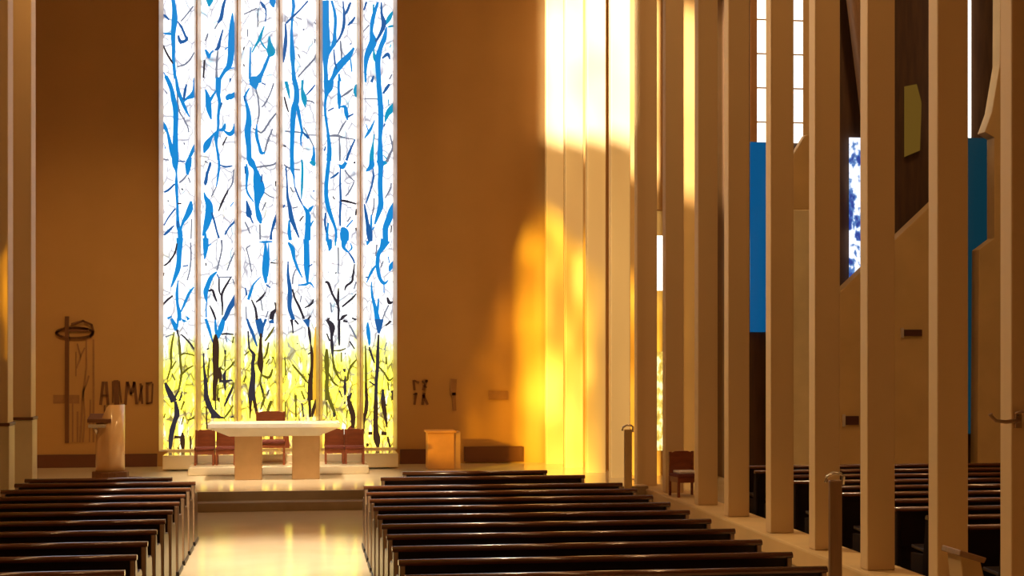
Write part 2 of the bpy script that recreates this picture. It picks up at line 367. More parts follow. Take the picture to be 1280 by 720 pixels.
tile(200, 100, '''
B 45,-10,30 75,50,36 100,120,36 115,200,44 130,260,46 135,350,44 132,500,42 130,620,50 130,730,56
B 135,-10,14 145,60,26 155,120,30 190,210,30 215,270,26 255,350,8; G 150,130,30 150,200,10 165,300,12 200,360,8 240,440,8 250,490,6
N 230,60,10 215,130,20 205,200,36; B 300,0,20 300,100,30 285,155,50 235,185,22 205,215,30; G 15,100,8 60,150,8
B 15,390,24 35,440,36 60,490,20 80,570,30 100,660,40 120,720,40; B 10,580,14 45,640,24; B 300,590,16 285,650,30 250,725,20
G 205,580,20 215,600,8
B 515,-10,50 512,80,46 515,150,30 525,230,26 512,330,22 510,450,20 495,520,36 495,590,20 510,680,22 515,730,24
B 500,100,20 450,180,24 435,220,30; B 400,100,16 420,180,44 430,280,46 450,370,22; N 620,-5,14 615,30,14
B 655,120,20 640,150,46 600,170,50 595,195,24; N 545,215,30 530,270,14; B 575,400,10 560,450,34 520,465,26
B 655,400,14 650,460,30 620,495,40 580,480,20 560,460,20; K 590,520,14 550,600,10; B 500,470,20 450,530,26 410,600,60 385,670,26
B 790,0,30 830,20,100 850,90,24; B 850,10,60 900,20,40; G 850,90,10 870,180,10 878,300,12 860,400,18 
B 858,400,18 855,500,26 880,600,24 900,660,28 935,650,18; N 900,30,20 935,45,18
G 1010,30,10 980,120,8 935,210,10 900,250,8; B 790,80,10 750,160,20 765,220,24 780,290,36 785,380,50 775,480,55 785,600,44 790,730,44
G 1040,290,10 985,360,14 910,470,14 870,465,12 820,440,8; G 1000,440,8 960,540,14 935,620,10 925,670,14; N 740,150,14 755,200,14
''')
tile(350, 100, '''
B 115,-10,40 135,80,44 135,180,50 110,270,50 100,450,40 95,600,36 95,730,32
B 140,200,34 155,290,30 175,400,22 185,460,20 175,520,16 178,590,18; N 185,460,14 230,500,20 245,525,10
G 200,420,6 240,490,8 290,590,20; T 190,-5,20 188,80,20 205,160,50 215,240,14
N 305,35,16 270,80,12 225,130,16; G 215,180,10 270,185,10 300,205,8; T 40,10,30 60,90,26 75,170,16
K 25,150,10 45,230,12 65,290,14; G 30,460,8 140,465,10 180,470,16; G 240,490,6 310,490,6; B 290,590,26 295,660,22 285,720,40
K 15,590,20 40,600,10
B 430,-10,90 425,60,80 405,130,30 395,250,20 405,350,22 420,450,22 430,540,30 435,630,40 430,720,44
N 400,590,20 390,630,24; B 520,-5,24 520,80,20 525,160,36 525,250,30; G 540,140,14 600,100,20 650,60,10
T 680,20,20 675,80,40 680,140,20; N 420,270,12 475,240,26; B 525,235,14 575,225,26 590,290,36 600,350,20; N 600,320,34 655,290,22
G 590,350,14 550,410,14 510,490,12; G 430,495,10 500,490,20 580,510,8 660,520,12
G 525,500,14 530,620,16 530,720,12; N 670,520,10 620,630,16 590,715,20
B 885,-10,40 895,100,46 905,250,46 905,400,44 900,500,34 900,620,46 900,720,55; N 985,10,14 960,50,24 925,100,10
T 1030,180,8 1000,240,55 965,290,40 945,360,16; T 975,150,8 980,210,12; N 945,370,10 935,400,20; G 755,150,14 880,150,8
B 770,380,20 790,440,20; B 850,340,14 820,410,20 790,460,26 755,510,14; T 845,470,8 835,560,14 825,640,36 820,720,40
G 990,470,24 1000,510,10 1015,590,14 990,650,20 960,720,26; T 930,660,20 960,690,24
''')
tile(200, 200, '''
B 130,-10,60 130,60,50 140,130,14 140,240,26 148,400,20 150,500,22 155,600,34 170,650,40 175,730,40; N 150,560,24 155,620,34
G 20,10,8 75,20,14; N 155,28,12 220,28,12; B 260,-10,30 245,60,55 240,150,34; G 235,150,14 190,200,10 165,220,8
N 30,305,30 70,285,16 125,230,10; K 185,270,10 200,285,16; K 60,380,14 75,385,14; K 150,405,12 185,405,10
B 270,380,40 260,450,50 235,510,44 195,580,22 180,640,30; N 30,600,12 70,530,10 130,450,10; N 30,690,26 70,650,20 120,600,14
G 245,170,6 265,220,6; G 275,540,6 270,720,6
B 515,-10,16 520,60,20 510,160,16 495,250,20; G 495,250,12 450,340,8; N 530,55,14 580,70,14 640,60,20
N 435,30,16 440,50,20 415,130,18 400,210,26 395,240,14; G 390,20,10 420,40,16
G 650,90,14 640,210,12 600,280,12; K 600,280,10 550,380,16 515,470,16
B 385,300,16 400,350,30 430,410,60 430,500,70 405,600,50 375,690,30; N 455,480,10 480,570,14 500,650,12 520,710,14
B 650,385,14 620,425,20; N 670,530,8 650,570,14 610,610,12 570,680,10; B 395,650,20 400,725,30
B 790,-10,40 810,30,60 845,90,36 865,180,80 880,270,100 865,350,60 860,430,36 880,520,50 895,575,30
B 765,40,26 770,130,26 765,250,14 780,310,18 830,380,14; N 750,60,14 755,130,20; N 905,130,12 900,200,30
N 765,370,16 780,440,36 790,500,50 800,520,14 825,570,8; G 750,560,10 780,620,10 795,665,8; G 850,70,10 910,60,14 1000,45,14 1035,20,8
G 920,290,8 970,325,8 1010,340,20; G 940,380,10 905,460,6; K 1025,190,16 1030,240,12; N 1035,490,10 1015,560,24 990,650,12 985,720,24
G 885,580,10 888,720,12
''')
tile(350, 200, '''
B 95,-10,36 98,80,36 110,140,14 120,240,8; N 120,240,8 160,340,12 190,400,18; B 190,400,18 225,450,30 240,500,44 240,600,50 235,720,55
G 20,40,10 80,75,12 170,85,8; T 185,-5,14 190,90,20 185,250,18 180,350,14; T 255,20,30 285,20,50 300,50,20
B 290,405,12 260,440,30 235,470,30; B 290,540,24 255,600,40; N 40,60,10 50,200,10 55,330,20 75,430,30 90,520,40 120,600,26 160,700,20
B 70,540,30 70,640,30 80,720,30; G 80,240,8 105,290,8; G 105,430,12 150,420,8; K 200,500,14 165,550,14; N 300,270,14 285,280,10
N 15,430,10 30,400,20
B 430,-10,30 420,80,36 410,180,34 405,300,36 420,400,40 450,500,34 480,580,24 497,650,20 490,730,20; B 425,560,40 415,640,20 415,725,26
N 400,470,10 395,560,16 405,650,20; N 440,160,16 490,130,16 520,100,10; B 525,30,26 550,55,40 590,10,24
N 535,60,16 533,200,14 538,350,18 532,480,16 535,590,26; K 465,320,14 485,350,12; K 540,360,10 575,360,18 680,385,10
G 575,80,8 620,140,10 665,180,12; G 660,190,8 620,270,10 580,320,8; B 545,600,30 570,640,80 575,720,70; B 590,600,30 650,530,26
G 600,550,8 630,500,8; K 680,430,20 675,490,14; K 675,600,14 680,630,14; K 660,5,20 670,20,20
B 820,-10,40 820,40,50 770,90,10; N 835,60,12 838,140,14 820,230,12 790,320,14 770,380,14
B 905,-10,80 905,60,44 900,200,44 905,330,44 905,400,50 880,480,36 850,570,30; N 755,385,20 770,480,24 785,570,30 800,640,55 810,725,36
B 820,480,8 818,560,20 815,620,30; B 850,590,20 825,620,30; G 845,330,8 840,430,10 820,500,12
B 1020,370,14 1000,440,46 985,510,60 950,600,50 950,720,50; K 1005,580,14 1000,640,18; G 1005,190,14 990,250,12 945,330,6
T 960,0,30 930,30,20
''')
tile(200, 300, '''
B 170,-10,60 165,150,40 155,260,44 125,350,30 95,430,20; K 145,40,20 125,130,12 70,210,12 30,240,10; N 195,245,14 245,235,16
B 155,370,14 145,480,24 150,580,24 165,660,34 165,730,36; B 295,430,20 255,480,22 215,570,20 180,650,26
G 265,30,8 270,150,10 260,270,8 235,370,8; K 20,590,10 60,545,16 110,505,18; B 60,710,20 100,690,24; B 230,690,12 250,720,30; K 30,300,14 25,330,10
B 400,-10,50 400,80,44 390,180,20; B 410,70,20 450,40,16; G 540,5,16 545,80,10 520,200,10 500,280,20
B 500,290,30 450,340,34 420,410,40 400,480,40 410,570,12; B 405,570,14 405,700,30; N 500,310,16 520,350,14; K 520,350,10 520,450,12 535,500,14
G 520,340,6 640,335,12; G 665,100,10 620,200,10 590,280,8; K 400,210,12 405,240,14; K 425,465,10 460,455,18 480,510,16 500,555,20
K 625,340,20 590,400,14 545,490,16 550,600,12 548,680,12; G 640,350,12 665,430,14; N 665,490,26 650,550,44 610,620,40 580,690,36 560,720,40
K 435,590,12 465,650,16 490,720,12
B 880,20,14 930,20,20 1000,15,24; B 935,30,30 935,150,40 930,280,50 940,390,44; B 965,30,14 960,200,24 955,330,20
N 940,400,20 980,430,22; K 935,470,16 895,525,18 850,560,6; G 765,80,14 790,180,8 810,290,8; G 760,80,8 800,50,6
B 895,330,14 830,400,14 800,480,24 780,540,50; N 755,430,16 765,500,30; K 810,540,16 845,620,16 860,720,18; K 980,205,8 1030,210,12
K 1020,560,22 1030,620,16 1000,660,36 990,715,36; G 895,540,8 910,640,12; G 760,600,6 765,720,8; G 960,640,8 940,700,8
''')
tile(350, 300, '''
B 60,20,40 100,80,40 115,170,24 150,260,20 190,340,18; B 225,-10,50 228,100,50 230,250,50 235,380,44
B 150,405,16 215,400,20 260,385,16 295,430,12; N 245,240,16 280,215,12; N 60,190,12 60,320,22 75,430,34 75,520,36 75,620,34 110,720,30
K 100,440,10 120,520,14 160,600,18 205,710,16; G 130,260,14 105,330,10 100,400,10; K 290,530,16 270,575,16 210,610,12; K 265,680,16 240,715,14
G 180,500,6 170,560,6
B 430,-10,50 440,60,34 430,95,20; T 490,0,14 490,50,10; B 575,-10,60 565,60,30 610,105,30; N 610,105,24 650,165,14 665,205,20
B 625,20,14 640,65,14 610,100,16; K 665,210,14 650,320,16 640,370,16 590,410,16 575,450,16; G 515,60,10 518,200,8 515,300,8
G 425,280,14 430,290,14; K 500,285,22 490,300,16; K 395,380,10 425,385,22 460,480,16 515,590,18 515,725,14
K 518,430,12 515,510,20 515,590,24; K 680,480,14 640,525,16 550,600,28; K 540,720,14 560,690,24 600,670,14; K 640,700,10 680,715,14; K 420,715,20 440,700,14
G 445,560,8 455,650,10; G 680,370,10 660,440,8
B 950,-10,90 920,60,50 885,120,34 875,220,34 895,330,30 935,385,26 975,355,14; B 935,390,16 935,470,8
B 870,210,20 820,280,24 775,380,14; N 765,330,10 790,330,10; G 930,180,14 905,240,10; B 1020,180,14 1000,230,40 985,275,20; B 975,140,8 985,200,20
B 820,370,8 825,480,20 850,590,30 870,680,44 875,725,50; B 885,520,8 880,600,20 875,660,30
K 965,510,10 985,560,30 1015,550,8; K 1015,370,12 1025,370,8; G 980,580,10 940,660,8 920,720,8; B 790,0,40 780,40,16; G 870,30,10 860,140,8
''')
tile(200, 400, '''
B 95,-10,20 130,60,40 135,100,44; B 155,-10,20 150,70,24; B 210,0,60 200,20,30
K 145,90,40 160,150,20; O 160,150,24 170,250,18 175,370,16 185,480,16 170,580,14 155,650,20; O 120,110,14 100,220,14 90,330,16 95,400,12 60,530,10
K 180,130,8 215,160,10 260,210,12 300,265,10; G 40,155,8 110,130,8; O 175,320,8 220,300,10 300,320,16
O 95,440,10 135,370,14; O 190,490,20 230,445,14 290,410,12; K 40,560,34 65,620,40 100,690,50 120,730,60; K 190,640,14 175,700,24
K 155,640,30 130,690,30; O 100,480,14 130,540,20
B 400,-10,20 430,80,26 455,170,30; N 455,170,26 475,230,20; B 485,-10,10 490,80,24 500,160,40; B 560,-10,30 535,80,50 505,170,40
D 488,130,26 490,200,50 490,300,56 490,400,50 490,520,44 480,600,34 480,725,24; D 525,430,24 530,500,30 530,560,36
K 540,130,8 580,125,14 650,130,16; G 575,140,8 590,200,8; O 650,150,8 640,210,8; K 575,270,40 575,310,10; K 410,265,24 430,255,8
O 680,340,10 630,410,14 580,455,18; K 580,455,18 565,500,24 570,560,26 575,630,12; O 575,320,8 570,420,10; O 525,420,10 560,450,10
K 520,545,16 570,550,20 640,540,12; O 650,560,10 630,640,14 590,715,16; K 380,300,8 385,420,14 400,560,30 405,720,36
O 435,340,14 425,440,12 420,560,12; O 510,580,14 505,725,14
N 770,-10,14 790,50,20 820,120,24 850,210,14 860,240,8; K 780,100,10 790,250,12 830,310,26 820,400,26 825,500,40 815,600,50 815,725,55
N 870,-10,50 890,70,60 895,160,40; N 940,-10,20 910,70,40; D 895,120,34 890,280,30 890,400,50 900,480,20; O 900,480,20 890,560,14 910,640,20 925,720,10
N 970,20,34 1010,10,40; O 1015,60,14 975,130,16 930,190,20; O 965,200,10 945,300,14 920,350,10; O 900,490,20 940,515,20 975,510,20 1000,440,10
O 940,400,14 970,350,12; O 995,330,14 1010,345,26; O 965,630,20 950,680,16; O 742,560,16 760,500,10; O 790,280,8 745,320,8
''')
tile(350, 400, '''
K 90,-5,24 100,60,10 105,120,8; K 120,0,14 155,40,24; N 225,-10,60 245,60,30; K 245,60,30 255,130,24 265,220,20
D 265,220,20 275,300,24 275,420,22 265,520,34 260,600,40 258,725,44; K 270,290,10 240,310,14; K 150,210,14 140,215,10
O 100,400,10 140,450,14 200,520,14 240,570,16; O 30,330,6 40,500,10; O 180,640,12 210,715,14; O 120,680,14 130,725,20; O 240,480,16 250,500,14
A 310,60,20 308,250,30 308,450,36 305,600,40 305,725,44
K 410,-5,20 460,60,50 455,150,20 460,230,26 465,330,24; O 465,330,24 480,430,20 510,500,16 540,550,12; K 410,120,8 440,190,10
K 525,-10,20 523,60,20 523,150,20 525,230,8; K 560,5,20 600,15,10; G 620,40,14 650,100,14 690,180,8; K 620,190,10 665,260,20
O 470,275,12 530,275,12 585,255,12; K 585,305,16 575,300,20; O 690,350,14 640,405,14 610,470,14 600,540,16 570,545,20; O 540,545,10 600,545,20
K 570,440,60 575,470,30; K 578,500,16 578,620,24 580,680,20; O 410,260,40 410,360,40 415,500,30 410,600,30 415,725,30
O 430,480,20 470,560,16 520,600,14; K 530,640,14 550,700,16; K 640,660,14 610,715,24; O 545,290,6 545,380,6
B 785,20,30 790,100,36 800,180,26 800,230,8; N 890,-10,80 890,60,50 888,120,30; K 885,130,30 878,300,24 875,420,28 865,560,26 860,725,28
K 800,240,10 815,300,14 850,390,10; O 765,230,16 768,350,14 770,500,20 770,650,18 775,725,24; K 950,50,24 1000,5,14; G 960,200,14 940,270,14
O 885,420,10 940,480,12 980,545,16 1020,520,14; O 970,560,14 980,640,10; K 800,555,10 850,590,12; K 925,630,34 925,725,34; K 1000,640,26 1030,680,30
O 955,330,10 960,400,10
''')
tile(200, 480, '''
K 130,150,20 145,260,44 125,330,34 105,400,40 90,500,36 85,600,40; K 190,90,16 165,150,14; O 210,150,14 180,230,12; O 205,290,20 185,360,14
O 40,260,16 30,300,8; D 195,430,24 195,500,40 200,600,40; D 265,460,24 265,600,28; D 150,560,14 160,600,30; D 30,590,40 60,600,30; D 120,470,60 180,470,30
R 330,460,40 330,600,40; O 240,320,20 290,300,14 310,260,20
K 400,50,40 420,160,44 450,230,40 480,270,50 530,300,60; K 445,290,60 560,300,30; D 480,60,14 490,230,20; D 515,120,30 520,160,24
K 640,20,14 600,120,20 565,200,14; O 645,190,14 600,260,14 560,310,14; K 620,300,24 650,290,24; D 405,200,14 410,400,24
R 430,470,90 440,590,80; D 430,450,20 430,620,24; R 540,450,90 580,500,70 575,590,60; D 560,590,14 555,640,14
D 800,-10,26 800,100,34 800,200,20 795,310,14; D 825,50,30 835,150,26 855,240,22 870,310,24; K 890,0,16 910,80,16; K 970,50,16 955,90,14
O 930,110,30 915,160,20 890,230,16; O 990,150,20 970,200,24 940,300,26; D 920,250,50 925,300,50; R 1000,270,70 1010,300,70
R 990,470,80 990,600,120; R 780,450,80 780,600,80; D 870,450,80 870,600,80
''')
tile(350, 480, '''
O 130,100,24 130,300,30; O 180,60,14 205,130,16; K 185,170,16 200,300,24; D 250,0,20 255,150,20 260,300,50; D 320,140,20 290,230,26 280,300,20
A 305,60,34 305,290,40; O 35,160,16 35,300,16; R 50,470,80 50,600,120; R 180,460,100 180,600,100; D 260,460,60 260,600,60
O 415,20,40 430,130,26 475,240,24 490,290,30; K 475,260,40 480,300,30; D 575,20,20 578,60,16; K 640,80,14 610,120,20; K 525,60,10 550,120,14
K 575,160,24 575,185,20; D 600,110,30 625,200,40 650,290,44 650,400,60; R 640,380,60 620,480,110 620,580,130; R 450,470,100 440,570,110
D 560,480,60 560,560,60; O 410,160,10 415,290,14; O 600,240,20 590,310,16
D 770,-10,20 775,120,24 770,240,30 750,330,24 745,430,30; D 862,-10,36 860,200,36 858,400,40 870,500,60 880,580,50
D 925,50,36 930,180,40 945,280,30 965,400,16; K 940,190,20 970,195,20; D 1015,60,20 1020,150,24; O 1000,280,20 1030,330,24
D 790,450,60 830,450,60; D 910,450,80 960,455,60; D 970,480,30 990,580,40; D 780,540,50 785,570,40
''')
def smooth(pts):
    if len(pts) < 3: return pts
    out = []
    for i in range(len(pts)-1):
        p0, p1, p2, p3 = pts[max(i-1, 0)], pts[i], pts[i+1], pts[min(i+2, len(pts)-1)]
        for s in range(4):
            t = s/4; o = []
            for a, b, c, d in zip(p0, p1, p2, p3):
                o.append(.5*((2*b)+(c-a)*t+(2*a-5*b+4*c-d)*t*t+(3*b-a-3*c+d)*t**3))
            out.append(tuple(o))
    out.append(pts[-1]); return out
edges = [wx0+.05]+mx+[wx1-.05]
order = {'A': 0, 'R': 1, 'G': 2, 'T': 3, 'B': 4, 'N': 5, 'O': 6, 'D': 7, 'K': 8}
ppm = 295.0/(wx1-wx0)
for i in range(6):
    x0 = edges[i]+(.04 if i else 0); x1 = edges[i+1]-(.04 if i < 5 else 0)
    bm = bmesh.new(); bm_box(bm, x0, x1, GY, GY+.02, WZ0+.02, 12.45)
    pane = obj('glass_pane', bm, M['glass'], win)
    bm = bmesh.new(); cnt = 0
    for k, pts in S:
        cx = sum(p[0] for p in pts)/len(pts)
        wx = design(cx, 0)[0]
        if not (x0-.05 <= wx <= x1+.05): continue
        pts = list(pts)
        for e_, f_ in ((0, 1), (-1, -2)):
            yy_ = (pts[e_][1]) % 100
            if len(pts) > 1 and 1.5 < yy_ < 98.5 and pts[e_][2] > 1.6: pts[e_] = (pts[e_][0], pts[e_][1], pts[e_][2]*.4)
        P = smooth(pts); prev = None; cnt += 1
        yy = GY-.002-.0012*order[k]-.00001*(cnt % 60)
        W = []
        for a, b, w in P:
            X, Z = design(a, b); W.append((X, Z, (max(w, 1.0)+(.75 if k in 'KODNG' else .45))/ppm*.5))
        for j, (X, Z, w) in enumerate(W):
            a = W[max(j-1, 0)]; b = W[min(j+1, len(W)-1)]
            dx, dz = b[0]-a[0], b[1]-a[1]; l = math.hypot(dx, dz) or 1
            nx, nz = -dz/l, dx/l
            # organic wobble, as cut glass
            w2 = w
            pr = []
            for s in (-1, 1):
                vx = min(max(X+s*nx*w2, x0), x1); vz = min(max(Z+s*nz*w2, WZ0+.03), 12.4)
                pr.append(bm.verts.new((vx, yy, vz)))
            if prev:
                f = bm.faces.new((prev[0], prev[1], pr[1], pr[0])); f.material_index = SGK.index(k)
            prev = pr
    # upper part of the lancet, above the photograph's edge: branches carried on upward
    rr = random.Random(i+3)
    for t in range(7):
        X = rr.uniform(x0+.05, x1-.05); Z = 9.25+t*.42; dx = rr.uniform(-.2, .2)
        w0 = rr.uniform(.01, .04)
        a = [(X+dx*s+.05*math.sin(s*3+t), Z+s*.9, w0) for s in (0, .3, .6, 1)]
        prev = None
        for X_, Z_, w_ in a:
            pr = [bm.verts.new((min(max(X_+s*w_, x0), x1), GY-.009-.0005*t, min(Z_, 12.4))) for s in (-1, 1)]
            if prev: bm.faces.new((prev[0], prev[1], pr[1], pr[0])).material_index = SGK.index(rr.choice('BBNGT'))
            prev = pr
    me = bpy.data.meshes.new('branch_pattern'); bm.to_mesh(me); bm.free()
    for k in SGK: me.materials.append(SG[k])
    o = bpy.data.objects.new('branch_pattern', me); col.objects.link(o); o.parent = pane
    o['label'] = 'blue and dark branching tree pattern in the glass'

# slim gold window and wing windows
def slim(name, panes, y, frame=None):
    w = bpy.data.objects.new(name, None); col.objects.link(w); struct(w)
    for x0, x1, z0, z1, m in panes:
        box('glass_pane', x0, x1, y, y+.03, z0, z1, m, w)
    return w
w2 = slim('window_2', [(gx0, gx1, gz0, 2.42, M['goldglass']), (gx0, gx1, 3.62, 4.70, M['whiteglass'])], WY+.1)
box('spandrel', gx0, gx1, WY+.08, WY+.16, 2.42, 3.62, M['tan'], w2); box('spandrel', gx0, gx1, WY+.08, WY+.16, 4.70, gz1, M['tan'], w2)
YW = 25.9
ztr = atz(970, 178, YW)
w3 = slim('window_3', [(atx(946, YW), atx(1003.5, YW), ztr, 12.8, M['whiteglass']),
                       (atx(938, YW), atx(966, YW), atz(950, 415, YW), ztr, M['blueglass'])], YW)
box('window_frame', atx(938, YW), atx(946, YW), YW-.02, YW+.02, ztr, 12.8, M['rail2'], w3)
box('window_frame', atx(1003.5, YW), atx(1016, YW), YW-.02, YW+.02, ztr-.4, 12.8, M['fin'], w3)
bm = bmesh.new()
for k in range(9): bm_box(bm, atx(946, YW), atx(1003.5, YW), YW-.02, YW, ztr+.35+.62*k, ztr+.375+.62*k)
obj('glazing_bars', bm, M['tan'], w3)
w4 = slim('window_4', [(atx(1062, YW), atx(1086, YW), atz(1070, 350, YW), atz(1070, 172, YW), M['bluewhite'])], YW)
w6 = slim('window_6', [(atx(1185, YW), atx(1214, YW), atz(1200, 172, YW), 12.8, M['whiteglass']),
                       (atx(1185, YW), atx(1246, YW), .9, atz(1200, 172, YW), M['blueglass2'])], YW)
w7 = slim('window_7', [], YW)
bm = bmesh.new()
bm_prism(bm, [(atx(a, YW), atz(a, b, YW)) for a, b in ((1131, 108), (1146, 105), (1152, 128), (1150, 188), (1131, 196))], 'y', YW, YW+.03)
obj('glass_pane', bm, M['dimamber'], w7)

# lower walls in the wing (stair parapet and tan blocks)
YP = 25.3
def P(*pts, Y=YP): return [(atx(a, Y), atz(a, b, Y)) for a, b in pts]
bm = bmesh.new()
pp = P((1040, 374), (1160, 260), (1206, 215)); bm_prism(bm, [(pp[0][0], 0)]+pp+[(pp[-1][0], 0)], 'y', YP, YP+.35)
tag(obj('stair_parapet', bm, M['tan'], bevel=.02), 'tan plaster stair parapet with a sloping top behind the side pews', 'parapet')
bm = bmesh.new()
pp = P((966, 262), (1034, 262)); bm_prism(bm, [(pp[0][0], 0)]+pp+[(pp[-1][0], 0)], 'y', YP, YP+.25)
pp = P((975, 262), (980, 208), (991, 196), (1008, 168), (1030, 166), (1034, 262)); bm_prism(bm, pp, 'y', YP+.06, YP+.25, 1)
tag(obj('partition_wall', bm, [M['dado'], M['tan']], bevel=.02), 'pale tan partition with a darker sloped top below the bright wing window', 'partition')
bm = bmesh.new()
pp = P((1222, 600), (1224, 312), (1243, 298), (1243, 172), (1231, 165), (1240, 140), (1250, 80), (1252, 0)); pp[-1] = (pp[-1][0], 13.5)
bm_prism(bm, [(pp[0][0], 0)]+pp[0:]+[(13.9, 13.5), (13.9, 0)], 'y', YP, YP+.3)
tag(obj('masonry_pier', bm, M['tan'], bevel=.01), 'tall tan pier with an uneven stepped edge at the right of the photo', 'pier')
# slanted brace seen through the gap
bm = bmesh.new(); bm_tube(bm, [(atx(1024, 25.8), 25.6, 13.9), (atx(1095, 25.8), 25.6, atz(1090, 230, 25.8))], .22, 8)
tag(obj('timber_brace', bm, M['postw']), 'brown slanted brace high up in front of the dark wing wall', 'brace')
def plaque(px0, px1, py0, py1, Y, label):
    t = thing('wall_plaque', label, 'plaque', (atx((px0+px1)/2, Y), Y, atz((px0+px1)/2, py1, Y)))
    w = (atx(px1, Y)-atx(px0, Y))/2; h = atz(px0, py0, Y)-atz(px0, py1, Y)
    box('plate', -w, w, -.03, 0, 0, h, M['plaque'], t, .004)
    box('margin', -w-.05, -w, -.035, 0, -.03, h+.03, M['plaquepale'], t)
    return t
plaque(1129, 1152, 412, 420, YP, 'small dark plaque with pale left edge, high on the sloping parapet')
plaque(1056, 1073, 520, 531, YP, 'small dark plaque low on the parapet, just above the side pews')

# ------------------------------------------------------------------ columns (fins)
ratios = [2.010, 2.256, 2.548, 2.819, 3.094, 3.411, 3.678, 4.015]
ordn = ['first', 'second', 'third', 'fourth', 'fifth', 'sixth', 'seventh', 'eighth', 'ninth', 'tenth', 'eleventh', 'twelfth', 'thirteenth']
bm = bmesh.new(); bm_box(bm, 0, .29, -.2, 0, .0, CE-.25)
fin0 = obj('column', bm, M['fin'], bevel=.012)
pos = [(5.6, 5.6*r, .24) for r in ratios]
for k, px in enumerate((795, 763, 733, 705, 680)):
    t = (k+1)/5; X = 5.6-.93*t; Y = 22.5+5.7*t-(.12 if k == 4 else 0); pos.append((X, Y, .24 if k < 5 else 0))
for i, p in enumerate(pos):
    o = fin0 if i == 0 else fin0.copy()
    if i: col.objects.link(o)
    o.location = p
    place = 'beside the right pews' if i < 8 else 'in the golden light near the altar wall'
    tag(o, f'tall cream column {place}, {ordn[i]} counted from the right edge', 'column', 'tall columns along the right side')
    if i > 7: o.scale = (1.16, 1, 1)
# left columns: shaft, dado rail and pale sleeve
def left_fin(y, label):
    t = thing('column', label, 'column', (-3.75, y, 0), 0, 'tall columns along the left side')
    box('shaft', -.33, 0, -.36, 0, .0, CE-.02, M['fin'], t, .012)
    box('dado_rail', -.37, .03, -.39, .02, 1.46, 1.50, M['bronze'], t, .008)
    box('sleeve', -.35, .018, -.375, .014, 0, 1.46, M['dado'], t, .01)
left_fin(21.93, 'tall cream column by the sanctuary with dark rail, farther of the two at the left edge')
left_fin(20.25, 'tall cream column with dark rail cut by the left edge of the photo')

# ------------------------------------------------------------------ pews
def make_pew(L, name='pew', endm='endp', edgem='edge', arm=True):
    t = thing(name, 'x', 'pew')
    # local: x 0..L, person faces +y; top rail at y=0
    bm = bmesh.new(); bm_prism(bm, [(-.012, .40), (.085, .40), (.03, .77), (.0, .77)], 'x', .04, L-.04)
    obj('backrest', bm, M['pew'], t)
    bm = bmesh.new(); arc = [(.010+.036*math.cos(math.pi*k/8), .775+.028*math.sin(math.pi*k/8)) for k in range(9)]
    bm_prism(bm, [(-.024, .758), (.044, .758)]+arc, 'x', -.01, L+.01)
    o = obj('top_rail', bm, M['rail'], t)
    for f in o.data.polygons: f.use_smooth = abs(f.normal.x) < .5 and f.normal.z > .05
    bm = bmesh.new(); bm_prism(bm, [(.06, .40), (.50, .42), (.50, .455), (.06, .435)], 'x', .04, L-.04)
    obj('seat', bm, M['pew'], t, .006)
    bm = bmesh.new(); bm_box(bm, .04, L-.04, .0, .02, .05, .40)
    obj('lower_panel', bm, M['pew'], t)
    prof = [(-.02, 0), (.52, 0), (.50, .42), (.47, .60), (.40, .63), (.14, .64), (.07, .765), (-.03, .765)]
    if not arm: prof = [(-.02, 0), (.42, 0), (.42, .38), (.12, .40), (.06, .765), (-.03, .765)]
    for x in (0, L-.045):
        bm = bmesh.new(); bm_prism(bm, prof, 'x', x, x+.045)
        e = obj('end_panel', bm, M[endm], t, .006)
        bm = bmesh.new(); bm_box(bm, x-.012, x+.057, -.05, .54, 0, .05)
        obj('foot', bm, M['pew'], e, .006)
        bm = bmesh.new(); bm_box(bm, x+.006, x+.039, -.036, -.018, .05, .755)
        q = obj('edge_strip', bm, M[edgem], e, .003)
        if edgem == 'edge': q['label'] = 'pale edge of the pew end, floor glare put in its colour'
    index_kids(t)
    return t
rows = ['front'] + ordn[1:]
def pew_block(x0, L, ys, side, group, **kw):
    p = make_pew(L, **kw)
    for i, y in enumerate(ys):              # ys run front to back
        o = p if i == 0 else copy_tree(p)
        o.location = (x0, y, 0)
        nth = 'front' if i == 0 else ordn[i]
        tag(o, f'dark wooden pew {side}, {nth} long row from the altar', 'pew', group)
ysL = [11.28+.838*k for k in range(0, 10)][::-1]
ysR = [11.53+.797*k for k in range(-1, 9)][::-1]
ysS = [12.3+.8*k for k in range(11)][::-1]
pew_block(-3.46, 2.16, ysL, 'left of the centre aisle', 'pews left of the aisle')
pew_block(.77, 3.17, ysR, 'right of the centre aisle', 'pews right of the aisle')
pew_block(6.16, 5.6, ysS, 'beyond the columns', 'pews in the side wing', endm='pewmatt', edgem='pewmatt', arm=False)
def short(x0, x1, y, label):
    p = make_pew(x1-x0, 'front_pew_screen'); p.location = (x0, y, 0)
    tag(p, label, 'pew')
short(-3.46, -1.64, 19.5, 'short dark wooden front bench on the left, nearest to the lectern')
short(1.04, 3.70, 19.1, 'short dark wooden bench on the right, second from the sanctuary steps')
short(1.38, 3.34, 19.95, 'shortest dark wooden bench on the right, nearest to the sanctuary steps')

